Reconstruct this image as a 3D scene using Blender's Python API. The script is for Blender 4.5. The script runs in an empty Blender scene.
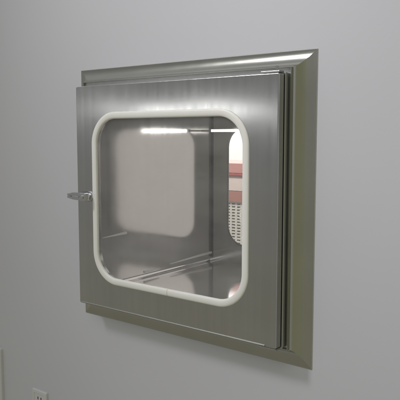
import bpy, bmesh, math, random
from mathutils import Vector, Matrix
random.seed(4)
sc = bpy.context.scene
COL = sc.collection
PI = math.pi

# ------------------------------------------------------------------ helpers
def link(name, bm, mat, parent=None, smooth=False, label=None, sharp=None):
    bmesh.ops.recalc_face_normals(bm, faces=bm.faces)
    me = bpy.data.meshes.new(name)
    bm.to_mesh(me); bm.free()
    if smooth:
        for p in me.polygons: p.use_smooth = True
        me.set_sharp_from_angle(angle=math.radians(sharp or 35))
    mats = mat if isinstance(mat, (list, tuple)) else [mat]
    for m in mats: me.materials.append(m)
    o = bpy.data.objects.new(name, me)
    COL.objects.link(o)
    if smooth:
        wn = o.modifiers.new('even_shading', 'WEIGHTED_NORMAL'); wn.keep_sharp = True; wn.weight = 100
    if parent: o.parent = parent
    if label: o['label'] = label
    return o

def empty(name, loc=(0, 0, 0)):
    o = bpy.data.objects.new(name, None); COL.objects.link(o)
    o.location = loc; o.empty_display_size = .05
    return o

def tag(o, label, cat, group=None):
    o['label'] = label; o['category'] = cat
    if group: o['group'] = group

def rloop(x0, x1, z0, z1, r, y, k=12):
    """rounded rectangle in the XZ plane, 4*(k+1) points, counter-clockwise from the lower right"""
    out = []
    r = max(r, 1e-5)
    for (cx, cz, a0) in ((x1 - r, z0 + r, -PI/2), (x1 - r, z1 - r, 0), (x0 + r, z1 - r, PI/2), (x0 + r, z0 + r, PI)):
        for i in range(k + 1):
            a = a0 + PI/2 * i / k
            out.append((cx + r*math.cos(a), y, cz + r*math.sin(a)))
    return out

def loops_bm(loops, close=False, cap=(False, False), bm=None, mi=0):
    bm = bm or bmesh.new()
    V = [[bm.verts.new(p) for p in L] for L in loops]
    n = len(V[0])
    pairs = [(i, i + 1) for i in range(len(V) - 1)] + ([(len(V) - 1, 0)] if close else [])
    for a, b in pairs:
        for i in range(n):
            j = (i + 1) % n
            try:
                f = bm.faces.new((V[a][i], V[a][j], V[b][j], V[b][i])); f.material_index = mi
            except ValueError: pass
    if cap[0]: bm.faces.new(V[0]).material_index = mi
    if cap[1]: bm.faces.new(list(reversed(V[-1]))).material_index = mi
    return bm

def box(bm, x0, x1, y0, y1, z0, z1, bev=0, seg=2, mi=0):
    r = bmesh.ops.create_cube(bm, size=1)
    bmesh.ops.scale(bm, vec=(x1-x0, y1-y0, z1-z0), verts=r['verts'])
    bmesh.ops.translate(bm, vec=((x0+x1)/2, (y0+y1)/2, (z0+z1)/2), verts=r['verts'])
    fs = set(f for v in r['verts'] for f in v.link_faces)
    for f in fs: f.material_index = mi
    if bev:
        es = list(set(e for v in r['verts'] for e in v.link_edges))
        bmesh.ops.bevel(bm, geom=es, offset=bev, segments=seg, profile=.5, affect='EDGES')
    return bm

def tube(bm, pts, rads, n=16, caps=True, mi=0):
    """round tube along pts with a radius per point"""
    rings = []
    prev = None
    for i, p in enumerate(pts):
        p = Vector(p)
        a = Vector(pts[max(i-1, 0)]); b = Vector(pts[min(i+1, len(pts)-1)])
        t = (b - a).normalized()
        if prev is None:
            ref = Vector((0, 0, 1)) if abs(t.z) < .9 else Vector((1, 0, 0))
            u = t.cross(ref).normalized()
        else:
            u = (prev - t*prev.dot(t)).normalized()
        prev = u; w = t.cross(u)
        rings.append([bm.verts.new(p + rads[i]*(u*math.cos(2*PI*k/n) + w*math.sin(2*PI*k/n))) for k in range(n)])
    for A, B in zip(rings, rings[1:]):
        for k in range(n):
            bm.faces.new((A[k], A[(k+1) % n], B[(k+1) % n], B[k])).material_index = mi
    if caps:
        bm.faces.new(list(reversed(rings[0]))).material_index = mi
        bm.faces.new(rings[-1]).material_index = mi
    return bm

# ------------------------------------------------------------------ materials
def new_mat(name):
    m = bpy.data.materials.new(name); m.use_nodes = True
    nt = m.node_tree
    for n in list(nt.nodes): nt.nodes.remove(n)
    out = nt.nodes.new('ShaderNodeOutputMaterial')
    return m, nt, out

def plain(name, col, rough=.5, metal=0, spec=.5, bump=0, bscale=200, var=0, vscale=8):
    m, nt, out = new_mat(name)
    b = nt.nodes.new('ShaderNodeBsdfPrincipled')
    b.inputs['Base Color'].default_value = (*col, 1); b.inputs['Roughness'].default_value = rough
    b.inputs['Metallic'].default_value = metal; b.inputs['Specular IOR Level'].default_value = spec
    tc = nt.nodes.new('ShaderNodeTexCoord')
    if var:
        n = nt.nodes.new('ShaderNodeTexNoise'); n.inputs['Scale'].default_value = vscale; n.inputs['Detail'].default_value = 5
        nt.links.new(tc.outputs['Object'], n.inputs['Vector'])
        mx = nt.nodes.new('ShaderNodeMix'); mx.data_type = 'RGBA'
        mx.inputs[6].default_value = (*[c*(1-var) for c in col], 1); mx.inputs[7].default_value = (*[min(1, c*(1+var)) for c in col], 1)
        nt.links.new(n.outputs['Fac'], mx.inputs[0]); nt.links.new(mx.outputs[2], b.inputs['Base Color'])
    if bump:
        n = nt.nodes.new('ShaderNodeTexNoise'); n.inputs['Scale'].default_value = bscale; n.inputs['Detail'].default_value = 4
        nt.links.new(tc.outputs['Object'], n.inputs['Vector'])
        bp = nt.nodes.new('ShaderNodeBump'); bp.inputs['Strength'].default_value = bump; bp.inputs['Distance'].default_value = .001
        nt.links.new(n.outputs['Fac'], bp.inputs['Height']); nt.links.new(bp.outputs['Normal'], b.inputs['Normal'])
    nt.links.new(b.outputs[0], out.inputs[0])
    return m

def steel(name, base=(.55, .55, .54), rough=.3, metal=1.0, aniso=.0, grain='Z', streak=.10, warp=0, warp_scale=3.0, dirt=.06, rough_var=.06):
    """brushed stainless: the grain runs along one axis; fine streaks in colour, roughness and bump"""
    m, nt, out = new_mat(name)
    N = nt.nodes.new; L = nt.links.new
    b = N('ShaderNodeBsdfPrincipled'); b.inputs['Metallic'].default_value = metal
    tc = N('ShaderNodeTexCoord')
    mp = N('ShaderNodeMapping')
    s = {'Z': (420, 420, 2.5), 'X': (2.5, 420, 420), 'Y': (420, 2.5, 420)}[grain]
    mp.inputs['Scale'].default_value = s
    L(tc.outputs['Object'], mp.inputs['Vector'])
    n1 = N('ShaderNodeTexNoise'); n1.inputs['Scale'].default_value = 1; n1.inputs['Detail'].default_value = 3
    L(mp.outputs[0], n1.inputs['Vector'])
    mp2 = N('ShaderNodeMapping'); mp2.inputs['Scale'].default_value = tuple(v*.12 for v in s)
    L(tc.outputs['Object'], mp2.inputs['Vector'])
    n2 = N('ShaderNodeTexNoise'); n2.inputs['Scale'].default_value = 1; n2.inputs['Detail'].default_value = 4
    L(mp2.outputs[0], n2.inputs['Vector'])
    n3 = N('ShaderNodeTexNoise'); n3.inputs['Scale'].default_value = 5; n3.inputs['Detail'].default_value = 6; n3.inputs['Roughness'].default_value = .6
    L(tc.outputs['Object'], n3.inputs['Vector'])
    avg = N('ShaderNodeMath'); avg.operation = 'ADD'
    L(n1.outputs['Fac'], avg.inputs[0]); L(n2.outputs['Fac'], avg.inputs[1])
    half = N('ShaderNodeMath'); half.operation = 'MULTIPLY'; half.inputs[1].default_value = .5
    L(avg.outputs[0], half.inputs[0])
    mx = N('ShaderNodeMix'); mx.data_type = 'RGBA'
    mx.inputs[6].default_value = (*[c*(1-streak) for c in base], 1); mx.inputs[7].default_value = (*[min(1, c*(1+streak)) for c in base], 1)
    L(half.outputs[0], mx.inputs[0])
    mx2 = N('ShaderNodeMix'); mx2.data_type = 'RGBA'; mx2.blend_type = 'MULTIPLY'; mx2.inputs[0].default_value = 1
    rmp = N('ShaderNodeMapRange'); rmp.inputs['From Min'].default_value = .3; rmp.inputs['From Max'].default_value = .7
    rmp.inputs['To Min'].default_value = 1 - dirt; rmp.inputs['To Max'].default_value = 1
    L(n3.outputs['Fac'], rmp.inputs['Value'])
    L(mx.outputs[2], mx2.inputs[6]); L(rmp.outputs[0], mx2.inputs[7])
    L(mx2.outputs[2], b.inputs['Base Color'])
    rr = N('ShaderNodeMapRange'); rr.inputs['From Min'].default_value = .3; rr.inputs['From Max'].default_value = .7
    rr.inputs['To Min'].default_value = max(.02, rough - rough_var); rr.inputs['To Max'].default_value = rough + rough_var
    mixr = N('ShaderNodeMath'); mixr.operation = 'ADD'
    L(n2.outputs['Fac'], mixr.inputs[0]); L(n3.outputs['Fac'], mixr.inputs[1])
    hr = N('ShaderNodeMath'); hr.operation = 'MULTIPLY'; hr.inputs[1].default_value = .5
    L(mixr.outputs[0], hr.inputs[0]); L(hr.outputs[0], rr.inputs['Value']); L(rr.outputs[0], b.inputs['Roughness'])
    if aniso:
        b.inputs['Anisotropic'].default_value = aniso
        cx = N('ShaderNodeCombineXYZ')
        ax = {'Z': (0, 0, 1), 'X': (1, 0, 0), 'Y': (0, 1, 0)}[grain]
        for i in range(3): cx.inputs[i].default_value = ax[i]
        L(cx.outputs[0], b.inputs['Tangent'])
        b.inputs['Anisotropic Rotation'].default_value = .25
    bp = N('ShaderNodeBump'); bp.inputs['Strength'].default_value = .02; bp.inputs['Distance'].default_value = .0002
    if not aniso: L(n1.outputs['Fac'], bp.inputs['Height'])
    if warp:
        nw = N('ShaderNodeTexNoise'); nw.inputs['Scale'].default_value = warp_scale; nw.inputs['Detail'].default_value = 1
        L(tc.outputs['Object'], nw.inputs['Vector'])
        bw = N('ShaderNodeBump'); bw.inputs['Strength'].default_value = 1; bw.inputs['Distance'].default_value = warp
        L(nw.outputs['Fac'], bw.inputs['Height']); L(bw.outputs['Normal'], bp.inputs['Normal'])
    L(bp.outputs['Normal'], b.inputs['Normal'])
    L(b.outputs[0], out.inputs[0])
    return m

def glass_mat(name, tint=(.93, .93, .92), rough=.0, ior=1.5, haze=0):
    m, nt, out = new_mat(name); N = nt.nodes.new; L = nt.links.new
    t = N('ShaderNodeBsdfTransparent'); t.inputs[0].default_value = (*tint, 1)
    g = N('ShaderNodeBsdfGlossy'); g.inputs['Roughness'].default_value = rough; g.inputs['Color'].default_value = (1, 1, 1, 1)
    f = N('ShaderNodeFresnel'); f.inputs['IOR'].default_value = ior
    ge = N('ShaderNodeNewGeometry'); inv = N('ShaderNodeMath'); inv.operation = 'SUBTRACT'; inv.inputs[0].default_value = 1
    L(ge.outputs['Backfacing'], inv.inputs[1])
    mu = N('ShaderNodeMath'); mu.operation = 'MULTIPLY'; L(f.outputs[0], mu.inputs[0]); L(inv.outputs[0], mu.inputs[1])
    mx = N('ShaderNodeMixShader'); L(mu.outputs[0], mx.inputs[0]); L(t.outputs[0], mx.inputs[1]); L(g.outputs[0], mx.inputs[2])
    if haze:
        d = N('ShaderNodeBsdfDiffuse'); d.inputs[0].default_value = (.8, .8, .8, 1)
        tc = N('ShaderNodeTexCoord'); mp = N('ShaderNodeMapping'); mp.inputs['Scale'].default_value = (3, 3, 9); mp.inputs['Rotation'].default_value = (0, .5, 0)
        L(tc.outputs['Object'], mp.inputs['Vector'])
        n = N('ShaderNodeTexNoise'); n.inputs['Scale'].default_value = 1.6; n.inputs['Detail'].default_value = 7; n.inputs['Roughness'].default_value = .65
        L(mp.outputs[0], n.inputs['Vector'])
        r = N('ShaderNodeMapRange'); r.inputs['From Min'].default_value = .3; r.inputs['From Max'].default_value = .75
        r.inputs['To Min'].default_value = haze*.5; r.inputs['To Max'].default_value = haze*1.7
        L(n.outputs['Fac'], r.inputs['Value'])
        m2 = N('ShaderNodeMixShader'); L(r.outputs[0], m2.inputs[0]); L(mx.outputs[0], m2.inputs[1]); L(d.outputs[0], m2.inputs[2])
        L(m2.outputs[0], out.inputs[0])
        return m
    L(mx.outputs[0], out.inputs[0])
    return m

def emit(name, col, s):
    m, nt, out = new_mat(name)
    e = nt.nodes.new('ShaderNodeEmission'); e.inputs[0].default_value = (*col, 1); e.inputs[1].default_value = s
    nt.links.new(e.outputs[0], out.inputs[0]); return m

M_wall = plain('wall_paint', (.61, .612, .640), .55, spec=.35, bump=.16, bscale=110, var=.03, vscale=2.2)
M_door = steel('door_steel', (.53, .53, .517), .21, aniso=.82, grain='Z', warp=.0042, warp_scale=3.2, streak=.14, rough_var=.04, dirt=.10)
M_trim = steel('trim_steel', (.50, .50, .43), .24, grain='Z', streak=.07)
M_trimx = steel('trim_steel_level', (.44, .44, .395), .20, grain='X', streak=.07)
M_body = steel('body_steel', (.48, .48, .47), .32, grain='Z')
M_liner = steel('liner_steel', (.76, .745, .735), .125, metal=.82, grain='Z', streak=.05, warp=.0008, warp_scale=5, rough_var=.04)
M_floor = steel('liner_floor_steel', (.86, .85, .855), .09, metal=.80, grain='Y', streak=.06, warp=.0008, warp_scale=5, rough_var=.04)
M_chrome = plain('chrome', (.60, .60, .61), .14, 1, bump=.1, bscale=60)
M_seal = plain('white_seal_rubber', (.86, .855, .80), .42, spec=.4, bump=.2, bscale=120, var=.05, vscale=14)
M_black = plain('black_rubber', (.02, .02, .02), .6, bump=.2)
M_dark = plain('dark_void', (.03, .03, .03), .8, bump=.1)
M_caulk = plain('caulk', (.42, .42, .38), .5, bump=.5, bscale=70, var=.08, vscale=20)
M_glass = glass_mat('clear_glass')
M_front = glass_mat('front_glass', haze=.054)
M_plast = plain('white_plastic', (.66, .66, .65), .35, bump=.1, var=.03)
M_plast2 = plain('grey_panel_paint', (.30, .30, .30), .45, bump=.15, var=.05)
M_tube = emit('tube_light', (1, .98, .95), 10)

# ------------------------------------------------------------------ setting: wall with the opening
HX, HZT, HZB = .40, .39, .385
bm = bmesh.new()
big = rloop(-3.5, 3.5, -1.45, 1.9, .00001, 0, 2)
hole = rloop(-HX, HX, -HZB, HZT, .00001, 0, 2)
hole2 = rloop(-HX, HX, -HZB, HZT, .00001, .12, 2)
big2 = rloop(-3.5, 3.5, -1.45, 1.9, .00001, .12, 2)
loops_bm([big, hole, hole2, big2], close=True, bm=bm)
bmesh.ops.remove_doubles(bm, verts=bm.verts, dist=.0002)
wall = link('wall', bm, M_wall); wall['kind'] = 'structure'
wall['label'] = 'smooth pale grey painted wall around the steel hatch'

# ------------------------------------------------------------------ the pass box
W2, H2, D = .375, .35, .081
pb = empty('pass_box', (0, 0, 0))
tag(pb, 'stainless steel pass-through box with a windowed door set in the grey wall', 'pass box')

# cove trim: four mitred rails with a concave quarter profile
GO_S, GI_S = .061, .010     # sides
GO_T, GI_T = .060, .017     # top
GO_B, GI_B = .0615, .011    # bottom
LIP = .040
def prof(k=14):
    pts = [(1.0, .0005), (1.0, .0022)]               # outer edge stands 2 mm off the wall
    for i in range(k + 1):
        t = PI/2*i/k
        pts.append((.985*(1 - math.sin(t)) , .0022 + (LIP - .0022)*(1 - math.cos(t))))
    pts.append((-.035, LIP)); pts.append((-.035, .006))  # small return towards the body
    return pts
PR = prof()
def corner(sx, sz, f, h):
    gs = GI_S + (GO_S - GI_S)*f
    gz = (GI_T + (GO_T - GI_T)*f) if sz > 0 else (GI_B + (GO_B - GI_B)*f)
    return (sx*(W2 + gs), -h, sz*(H2 + gz))
for a, b, mat in (((1, -1), (1, 1), M_trim), ((1, 1), (-1, 1), M_trimx), ((-1, 1), (-1, -1), M_trim), ((-1, -1), (1, -1), M_trimx)):
    bm = bmesh.new()
    A = [bm.verts.new(corner(*a, *q)) for q in PR]
    B = [bm.verts.new(corner(*b, *q)) for q in PR]
    for i in range(len(PR) - 1): bm.faces.new((A[i], A[i+1], B[i+1], B[i]))
    o = link('cove_trim', bm, mat, pb, smooth=True, sharp=30)
# sealant bead round the trim on the wall
bm = bmesh.new()
cl = []
for (e, y) in ((.0, -.0016), (.0010, -.0016), (.0018, -.0008), (.0022, .0004)):
    cl.append(rloop(-W2-GO_S-e, W2+GO_S+e, -H2-GO_B-e, H2+GO_T+e, .0005+e, y, 3))
loops_bm(cl, bm=bm)
link('sealant_bead', bm, M_caulk, pb, smooth=True)

# body: front flange, liner, and outside
IX, IZT, IZB, YB = .31, .30, -.30, .55
bm = bmesh.new()
g = .004
fl = [rloop(-W2-g, W2+g, -H2-g, H2+g, .004, .10, 4), rloop(-W2-g, W2+g, -H2-g, H2+g, .004, -.0535, 4),
      rloop(-W2-g+.002, W2+g-.002, -H2-g+.002, H2+g-.002, .003, -.0555, 4),
      rloop(-IX, IX, IZB, IZT, .02, -.0555, 4)]
loops_bm(fl, bm=bm)
link('front_flange', bm, M_body, pb, smooth=True, sharp=40)
# filler strip between the flange and the trim lip
bm = bmesh.new()
loops_bm([rloop(-W2-GI_S-.003, W2+GI_S+.003, -H2-GI_B-.003, H2+GI_T+.003, .002, -.0335, 3), rloop(-W2-g+.001, W2+g-.001, -H2-g+.001, H2+g-.001, .002, -.0335, 3)], bm=bm)
link('filler_strip', bm, M_body, pb)
# back-shell so no light leaks in around the liner
bm = bmesh.new()
loops_bm([rloop(-W2+.01, W2-.01, -H2+.01, H2-.01, .004, .10, 3), rloop(-W2+.01, W2-.01, -H2+.01, H2-.01, .004, YB+.03, 3)], bm=bm)
loops_bm([rloop(-W2-g-.0005, W2+g+.0005, -H2-g-.0005, H2+g+.0005, .004, .101, 3), rloop(-W2+.01, W2-.01, -H2+.01, H2-.01, .004, .101, 3)], bm=bm)
link('outer_shell', bm, M_body, pb)
# liner: walls+ceiling one folded sheet, floor another, with coved lower corners
RC = .012
bm = bmesh.new()
def liner_section(y):
    pts = [(-IX + RC*0, IZB + RC)]
    pts = []
    pts.append((-IX, IZB + RC)); pts.append((-IX, IZT - .012))
    for i in range(1, 6):
        a = PI - PI/2*i/6
        pts.append((-IX + .012 + .012*math.cos(a), IZT - .012 + .012*math.sin(a)))
    pts.append((-IX + .012, IZT)); pts.append((IX - .012, IZT))
    for i in range(1, 6):
        a = PI/2 - PI/2*i/6
        pts.append((IX - .012 + .012*math.cos(a), IZT - .012 + .012*math.sin(a)))
    pts.append((IX, IZT - .012)); pts.append((IX, IZB + RC))
    return [(x, y, z) for x, z in pts]
A = [bm.verts.new(p) for p in liner_section(-.052)]; B = [bm.verts.new(p) for p in liner_section(YB)]
for i in range(len(A)-1): bm.faces.new((A[i], A[i+1], B[i+1], B[i]))
link('chamber_lining', bm, M_liner, pb, smooth=True, sharp=25)
bm = bmesh.new()
def floor_section(y):
    pts = []
    for i in range(9):
        a = PI + PI/2*i/8
        pts.append((-IX + RC + RC*math.cos(a), IZB + RC + RC*math.sin(a)))
    for i in range(9):
        a = 1.5*PI + PI/2*i/8
        pts.append((IX - RC + RC*math.cos(a), IZB + RC + RC*math.sin(a)))
    return [(x, y, z) for x, z in pts]
A = [bm.verts.new(p) for p in floor_section(-.052)]; B = [bm.verts.new(p) for p in floor_section(YB)]
for i in range(len(A)-1): bm.faces.new((A[i], A[i+1], B[i+1], B[i]))
link('chamber_floor', bm, M_floor, pb, smooth=True, sharp=30)
# white strips modelled in place of light gleams low on the left wall
M_strip = plain('gleam_white', (.95, .95, .93), .22, 0, spec=.8, bump=.1)
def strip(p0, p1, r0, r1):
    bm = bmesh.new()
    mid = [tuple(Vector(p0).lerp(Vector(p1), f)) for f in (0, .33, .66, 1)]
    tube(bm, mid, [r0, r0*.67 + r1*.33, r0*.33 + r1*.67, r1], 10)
    link('gleam_strip', bm, M_strip, pb, smooth=True)
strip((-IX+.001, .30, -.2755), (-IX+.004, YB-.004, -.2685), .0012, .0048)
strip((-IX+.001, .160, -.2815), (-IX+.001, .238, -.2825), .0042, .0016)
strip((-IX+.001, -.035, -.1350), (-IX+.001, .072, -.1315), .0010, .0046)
# dark joint between the left wall and the rear door
bm = bmesh.new(); box(bm, -IX+.0005, -IX+.0095, YB-.0025, YB-.0005, IZB+.014, IZT-.014)
link('joint_gasket', bm, M_black, pb)

# far door (its window shows the room behind)
BX, BZ, BR = .228, .226, .075
fd = empty('rear_door', (0, 0, 0)); fd.parent = pb
bm = bmesh.new()
loops_bm([rloop(-W2+.012, W2-.012, -H2+.012, H2-.012, .003, YB, 8), rloop(-BX, BX, -BZ, BZ, BR, YB, 8),
          rloop(-BX, BX, -BZ, BZ, BR, YB+.006, 8), rloop(-W2+.012, W2-.012, -H2+.012, H2-.012, .003, YB+.006, 8)], close=True, bm=bm)
link('door_panel', bm, steel('rear_door_steel', (.46, .455, .445), .17, metal=.92, grain='Z', streak=.06), fd, smooth=True, sharp=30)
bm = bmesh.new(); sl = []
for i in range(9):
    t = PI*i/8
    e = -.0035*math.cos(t)
    sl.append(rloop(-BX-e, BX+e, -BZ-e, BZ+e, BR+e, YB - .0025*math.sin(t) - .0004, 8))
loops_bm(sl, bm=bm)
link('window_seal', bm, plain('grey_seal', (.22, .22, .21), .85, spec=.1, bump=.2), fd, smooth=True)
bm = bmesh.new()
loops_bm([rloop(-BX, BX, -BZ, BZ, BR, YB+.0010, 8), rloop(-BX, BX, -BZ, BZ, BR, YB+.0050, 8)], bm=bm, cap=(True, True))
link('window_pane', bm, M_glass, fd)

# lamp tube under the ceiling at the back
lt = empty('lamp_fitting', (0, 0, 0)); lt.parent = pb
TY, TZ = .475, .2145
bm = bmesh.new(); tube(bm, [(-.250, TY, TZ), (-.015, TY, TZ)], [.0046, .0046], 14)
link('lamp_tube', bm, M_tube, lt, smooth=True)
for x0, x1 in ((-.262, -.250), (-.015, -.003)):
    bm = bmesh.new(); tube(bm, [(x0, TY, TZ), (x1, TY, TZ)], [.0060, .0060], 14)
    tube(bm, [((x0+x1)/2, TY, TZ), ((x0+x1)/2, YB-.001, TZ)], [.0035, .0035], 10)
    link('lamp_holder', bm, M_body, lt, smooth=True)

# ------------------------------------------------------------------ the door
door = empty('door', (0, 0, 0)); door.parent = pb
GXO0, GXO1, GZO0, GZO1, GR, GW = -.302, .290, -.268, .268, .100, .021   # outer line of the window seal
hx0, hx1, hz0, hz1 = GXO0+.012, GXO1-.012, GZO0+.012, GZO1-.012
hr = GR - .012
bm = bmesh.new()
K = 14
def oloop(i, y, r): return rloop(-W2+i, W2-i, -H2+i, H2-i, r, y, K)
lp = [rloop(hx0, hx1, hz0, hz1, hr, -.058, K), rloop(hx0, hx1, hz0, hz1, hr, -D, K)]
for f in (.35, .7):    # intermediate rings so the sheet can dish slightly
    e = .06*f
    lp.append([tuple(Vector(a).lerp(Vector(b), f)) for a, b in zip(lp[1], oloop(.0035, -D, .003))])
lp += [oloop(.0035, -D, .003), oloop(.0012, -D+.001, .004), oloop(0, -D+.0036, .005), oloop(0, -.0585, .005), oloop(.012, -.0585, .004)]
loops_bm(lp, bm=bm)
link('door_panel', bm, M_door, door, smooth=True, sharp=28)
# black compression gasket behind the door edge
bm = bmesh.new()
loops_bm([rloop(-W2+.006, W2-.006, -H2+.006, H2-.006, .004, -.0583, 4), rloop(-W2+.006, W2-.006, -H2+.006, H2-.006, .004, -.0557, 4)], bm=bm)
link('door_gasket', bm, M_black, door)
# white rubber glazing seal
bm = bmesh.new(); sl = []
for i in range(13):
    t = PI*i/12
    e = GW/2 - GW/2*math.cos(t)
    b = math.sin(t)**.7 if 0 < t < PI else 0
    sl.append(rloop(GXO0+e, GXO1-e, GZO0+e, GZO1-e, GR-e, -D + .0006 - .0060*b, 20))
sl.append(rloop(GXO0+GW, GXO1-GW, GZO0+GW, GZO1-GW, GR-GW, -D+.0035, 20))
loops_bm(sl, bm=bm)
link('window_seal', bm, M_seal, door, smooth=True, sharp=60)
# butt joint of the seal, in the bottom run
bm = bmesh.new(); ja, jb = [], []
for i in range(13):
    t = PI*i/12
    e = GW/2 - GW/2*math.cos(t); b = math.sin(t)**.7 if 0 < t < PI else 0
    ja.append(bm.verts.new((.0085, -D + .0006 - .0062*b, GZO0 + e))); jb.append(bm.verts.new((.0118, -D + .0006 - .0062*b, GZO0 + e)))
for i in range(12): bm.faces.new((ja[i], ja[i+1], jb[i+1], jb[i]))
link('seal_joint', bm, plain('joint_glue', (.72, .67, .58), .6, bump=.2), door, smooth=True)
bm = bmesh.new()
loops_bm([rloop(GXO0+.013, GXO1-.013, GZO0+.013, GZO1-.013, GR-.013, -D+.003, K), rloop(GXO0+.013, GXO1-.013, GZO0+.013, GZO1-.013, GR-.013, -D+.007, K)], bm=bm, cap=(True, True))
link('window_pane', bm, M_front, door)
# latch handle on the free edge
hp = empty('latch_handle', (-.318, -D, .004)); hp.parent = door
HP = Vector(hp.location)
hb = bmesh.new()
tube(hb, [(0, 0, 0), (0, -.003, 0), (0, -.0055, 0)], [.0165, .0165, .0145], 28)
tube(hb, [(0, -.005, 0), (0, -.016, 0)], [.0105, .0100], 24)
pieces = [(hb, 'escutcheon')]
# forked lever: a clevis block on the spindle and two prongs running out to a rounded tip past the door edge
lv = bmesh.new()
box(lv, -.014, .017, -.033, -.015, -.013, .013, .004, 3)
def prong(z0, z1, za, zb, y0, y1):
    sec = []
    for x, lo, hi, ya, yb in ((-.010, z0, z1, -.031, -.017), (-.045, z0*.9, z1*.92, -.031, -.019), (-.066, za, zb, -.030, -.020), (-.0755, za*.9, zb*.9, -.0285, -.0215)):
        sec.append([lv.verts.new((x, ya, lo)), lv.verts.new((x, yb, lo)), lv.verts.new((x, yb, hi)), lv.verts.new((x, ya, hi))])
    fs = [lv.faces.new(sec[0]), lv.faces.new(list(reversed(sec[-1])))]
    for A, B in zip(sec, sec[1:]):
        for k in range(4): fs.append(lv.faces.new((A[k], A[(k+1) % 4], B[(k+1) % 4], B[k])))
    bmesh.ops.recalc_face_normals(lv, faces=fs)
    bmesh.ops.bevel(lv, geom=list(set(e for f in fs for e in f.edges)), offset=.0016, segments=2, profile=.5, affect='EDGES')
prong(.0008, .0130, .0003, .0078, 0, 0)
prong(-.0120, -.0012, -.0080, -.0004, 0, 0)
tube(lv, [(-.064, -.0245, .0055), (-.064, -.0245, -.0062)], [.004, .004], 14)
pieces.append((lv, 'lever'))
sv = bmesh.new()
tube(sv, [(.002, -.032, 0), (.002, -.0355, 0), (.002, -.0365, 0)], [.0068, .0064, .0045], 18)
pieces.append((sv, 'spindle_nut'))
for b_, nm in pieces:
    for v in b_.verts: pass
# door is a part, its handle one sub-part: escutcheon, lever and nut in one chrome mesh
bpy.data.objects.remove(hp)
jm = bmesh.new()
for b_, nm in pieces:
    me = bpy.data.meshes.new('tmp'); b_.to_mesh(me); b_.free()
    jm.from_mesh(me); bpy.data.meshes.remove(me)
bmesh.ops.translate(jm, vec=HP, verts=jm.verts)
link('latch_handle', jm, M_chrome, door, smooth=True, sharp=40)
# folded drip lip along the lower edge
bm = bmesh.new()
sec = [(-H2+.0066, -D+.0002), (-H2+.0042, -D-.0025), (-H2+.0022, -D-.0025), (-H2+.0022, -D+.0002)]
A = [bm.verts.new((-.366, y, z)) for z, y in sec]; B = [bm.verts.new((.342, y, z)) for z, y in sec]
bm.faces.new(A); bm.faces.new(list(reversed(B)))
for i in range(4): bm.faces.new((A[i], A[(i+1) % 4], B[(i+1) % 4], B[i]))
link('drip_lip', bm, steel('hem_steel', (.32, .32, .29), .5, grain='X'), door)
# hinge at the top corner
bm = bmesh.new()
tube(bm, [(.3585, -.064, H2-.002), (.3585, -.064, H2+.019)], [.0038, .0038], 12)
link('hinge_pin', bm, M_chrome, door, smooth=True)
bm = bmesh.new(); box(bm, .318, .372, -.0755, -.0525, H2+.0015, H2+.0065, .001)
link('hinge_plate', bm, M_body, door)
bm = bmesh.new(); box(bm, .318, .372, -.0755, -.0525, -H2-.0065, -H2-.0015, .001)
link('hinge_plate', bm, M_body, door)

# ------------------------------------------------------------------ wall fittings, lower left
so = empty('wall_socket', (-.700, 0, -.803))
tag(so, 'small white wall socket plate low on the wall under the steel hatch', 'socket')
bm = bmesh.new()
loops_bm([rloop(-.043, .043, -.043, .043, .005, 0, 5), rloop(-.043, .043, -.043, .043, .005, -.006, 5), rloop(-.0405, .0405, -.0405, .0405, .004, -.009, 5),
          rloop(-.030, .030, -.030, .030, .004, -.0095, 5), rloop(-.029, .029, -.029, .029, .004, -.0075, 5)], bm=bm, cap=(False, True))
link('faceplate', bm, M_plast, so, smooth=True)
for x in (-.008, .010):
    bm = bmesh.new(); box(bm, x-.0022, x+.0022, -.0082, -.0074, .006, .017, .0004)
    link('socket_slot', bm, M_dark, so)

ap = empty('access_panel', (-1.09, 0, -.90))
tag(ap, 'pale framed panel at the far left edge of the wall, beside the socket', 'wall panel')
bm = bmesh.new()
loops_bm([rloop(-.155, .155, -.25, .25, .004, 0, 4), rloop(-.155, .155, -.25, .25, .004, -.010, 4), rloop(-.152, .152, -.247, .247, .003, -.013, 4),
          rloop(-.139, .139, -.234, .234, .003, -.013, 4), rloop(-.137, .137, -.232, .232, .003, -.003, 4)], bm=bm)
link('frame', bm, M_plast, ap, smooth=True)
bm = bmesh.new(); box(bm, -.1365, .1365, -.004, -.001, -.2315, .2315)
link('panel', bm, M_plast2, ap)

# ------------------------------------------------------------------ seen through the rear window
bm = bmesh.new(); box(bm, -5, .8, 2.6, 2.7, -1.4, 1.9)
fw = link('far_wall', bm, plain('far_wall_paint', (.75, .74, .73), .6, bump=.2, var=.03)); fw['kind'] = 'structure'
fw['label'] = 'white wall of the room behind the hatch'

M_red = plain('red_plastic', (.34, .15, .12), .45, bump=.1, var=.06)
M_pink = plain('pink_board', (.60, .50, .46), .6, bump=.1, var=.05)
M_crate = plain('crate_plastic', (.56, .54, .49), .45, bump=.1, var=.05)
M_bench = steel('bench_steel', (.5, .5, .5), .3)
RX0, RX1, RY0, RY1 = -1.02, -.50, 1.30, 1.62
bn = empty('work_bench', ((RX0+RX1)/2, 1.5, -1.449))
tag(bn, 'steel bench in the room behind, carrying the slotted crate', 'bench')
bm = bmesh.new(); box(bm, -.55, .55, -.26, .30, 1.015, 1.045, .004); link('bench_top', bm, M_bench, bn, smooth=True)
for x in (-.51, .51):
    for y in (-.22, .26):
        bm = bmesh.new(); tube(bm, [(x, y, 0), (x, y, 1.016)], [.018, .018], 14); link('leg', bm, M_bench, bn, smooth=True)
ct = empty('slotted_crate', ((RX0+RX1)/2, (RY0+RY1)/2, -.404))
tag(ct, 'pale slotted plastic crate with a red rim, seen through the rear window', 'crate')
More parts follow.
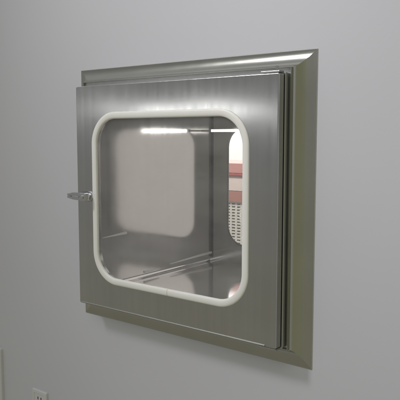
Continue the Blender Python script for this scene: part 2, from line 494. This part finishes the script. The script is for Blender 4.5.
hw, hd_, ch = (RX1-RX0)/2, (RY1-RY0)/2, .262
bm = bmesh.new()
nz = 15; pz = (ch-.02)/nz
for y0 in (-hd_, hd_-.006):
    for i in range(nz+1): box(bm, -hw, hw, y0, y0+.006, i*pz, i*pz+.0085)
    n = 15
    for i in range(n+1):
        x = -hw + i*(2*hw-.012)/n; box(bm, x, x+.012, y0-.0008, y0+.0068, 0, ch-.01)
for x0 in (-hw, hw-.006):
    for i in range(nz+1): box(bm, x0+.0004, x0+.0064, -hd_+.006, hd_-.006, i*pz, i*pz+.0085)
    n = 9
    for i in range(1, n):
        y = -hd_ + i*(2*hd_)/n; box(bm, x0-.0004, x0+.0072, y-.006, y+.006, 0, ch-.01)
box(bm, -hw+.004, hw-.004, -hd_+.004, hd_-.004, .001, .006)
link('slotted_body', bm, M_crate, ct)
bm = bmesh.new()
loops_bm([rloop(-hw-.008, hw+.008, -hd_-.008, hd_+.008, .01, ch-.012, 4), rloop(-hw-.008, hw+.008, -hd_-.008, hd_+.008, .01, ch+.044, 4),
          rloop(-hw+.004, hw-.004, -hd_+.004, hd_-.004, .01, ch+.044, 4), rloop(-hw+.004, hw-.004, -hd_+.004, hd_-.004, .01, ch-.012, 4)], close=True, bm=bm)
for v in bm.verts: v.co = Vector((v.co.x, v.co.z, v.co.y))
link('rim', bm, M_red, ct)
bx = empty('lidded_box', ((RX0+RX1)/2, (RY0+RY1)/2, -.404+.306))
tag(bx, 'pale pink box with a dark red lid resting on top of the slotted crate', 'box')
bm = bmesh.new(); box(bm, -hw-.005, hw+.005, -hd_-.005, hd_+.005, .001, .088, .004); link('box_body', bm, M_pink, bx, smooth=True)
bm = bmesh.new(); box(bm, -hw-.012, hw+.012, -hd_-.012, hd_+.012, .080, .094, .003)
link('lid_edge', bm, plain('dark_red', (.28, .07, .07), .5, bump=.1), bx, smooth=True)
bm = bmesh.new(); box(bm, -hw-.006, hw+.006, -hd_-.006, hd_+.006, .0945, .150, .006)
link('lid', bm, plain('rose_lid', (.46, .22, .20), .5, bump=.1, var=.05), bx, smooth=True)

# ------------------------------------------------------------------ light
w = bpy.data.worlds.new('World'); sc.world = w; w.use_nodes = True
nt = w.node_tree
for n in list(nt.nodes): nt.nodes.remove(n)
N = nt.nodes.new; L = nt.links.new
out = N('ShaderNodeOutputWorld'); bg = N('ShaderNodeBackground'); tc = N('ShaderNodeTexCoord'); sp = N('ShaderNodeSeparateXYZ')
L(tc.outputs['Generated'], sp.inputs[0])
def ramp(src, a, b):
    r = N('ShaderNodeMapRange'); r.interpolation_type = 'SMOOTHSTEP'
    r.inputs['From Min'].default_value = a; r.inputs['From Max'].default_value = b
    L(src, r.inputs['Value']); return r.outputs[0]
def mix(fac, a, b):
    m = N('ShaderNodeMix'); m.data_type = 'RGBA'
    L(fac, m.inputs[0])
    for v, k in ((a, 6), (b, 7)):
        if isinstance(v, tuple): m.inputs[k].default_value = (*v, 1)
        else: L(v, m.inputs[k])
    return m.outputs[2]
room = mix(ramp(sp.outputs['Z'], -.34, .06), (.256, .248, .204), (.268, .268, .270))     # olive floor, grey room
room = mix(ramp(sp.outputs['Z'], .15, .8), room, (.46, .47, .48))                      # pale ceiling
room = mix(ramp(sp.outputs['X'], .0, .6), room, (.25, .25, .185))
rear = mix(ramp(sp.outputs['Z'], -.5, .5), (.60, .555, .535), (.90, .83, .80))
col = mix(ramp(sp.outputs['Y'], -.02, .06), room, rear)
L(col, bg.inputs[0]); bg.inputs[1].default_value = 1.0
L(bg.outputs[0], out.inputs[0])

def area(name, loc, target, sx, sy, power, col=(1, 1, 1), spread=180):
    l = bpy.data.lights.new(name, 'AREA'); l.shape = 'RECTANGLE'; l.size = sx; l.size_y = sy; l.energy = power; l.color = col
    l.spread = math.radians(spread)
    o = bpy.data.objects.new(name, l); COL.objects.link(o)
    o.location = loc
    d = Vector(target) - Vector(loc); o.rotation_euler = d.to_track_quat('-Z', 'Y').to_euler()
    return o
area('overhead_light', (-1.35, -2.5, 2.9), (.42, 0, .45), .42, .6, 4.9, (1, .98, 1.01), 46)
area('overhead_light', (.75, -2.7, 2.35), (.2, 0, .1), 2.4, 1.4, 11.5, (1, .98, 1.03), 150)  # unseen fill, added to even out the light on the wall
area('strip_lamp', (-1.75, -2.45, .37), (0, 0, .2), .9, .05, .34, (1, 1, 1), 100)
area('rear_room_light', (-1.7, 1.5, 1.6), (-1.85, 2.6, .55), 1.2, .6, 110)
area('rear_room_light', (-.75, .55, 1.5), (-.75, 1.35, -.1), .6, .3, 10, (1, .98, .96), 70)  # unseen light added to brighten the crate and box fronts

# ------------------------------------------------------------------ camera
cam = bpy.data.cameras.new('camera'); co = bpy.data.objects.new('camera', cam); COL.objects.link(co)
co.location = (1.18814, -1.43330, .19689)
co.rotation_euler = (PI/2 - .10239, 0, .66471)
cam.sensor_width = 36; cam.lens = 629.248/400*36
cam.clip_start = .01; cam.clip_end = 100
sc.camera = co
sc.render.engine = 'CYCLES'
sc.cycles.max_bounces = 14; sc.cycles.glossy_bounces = 8; sc.cycles.transparent_max_bounces = 16
sc.view_settings.view_transform = 'Standard'; sc.view_settings.look = 'None'
sc.view_settings.exposure = 0; sc.view_settings.gamma = 1
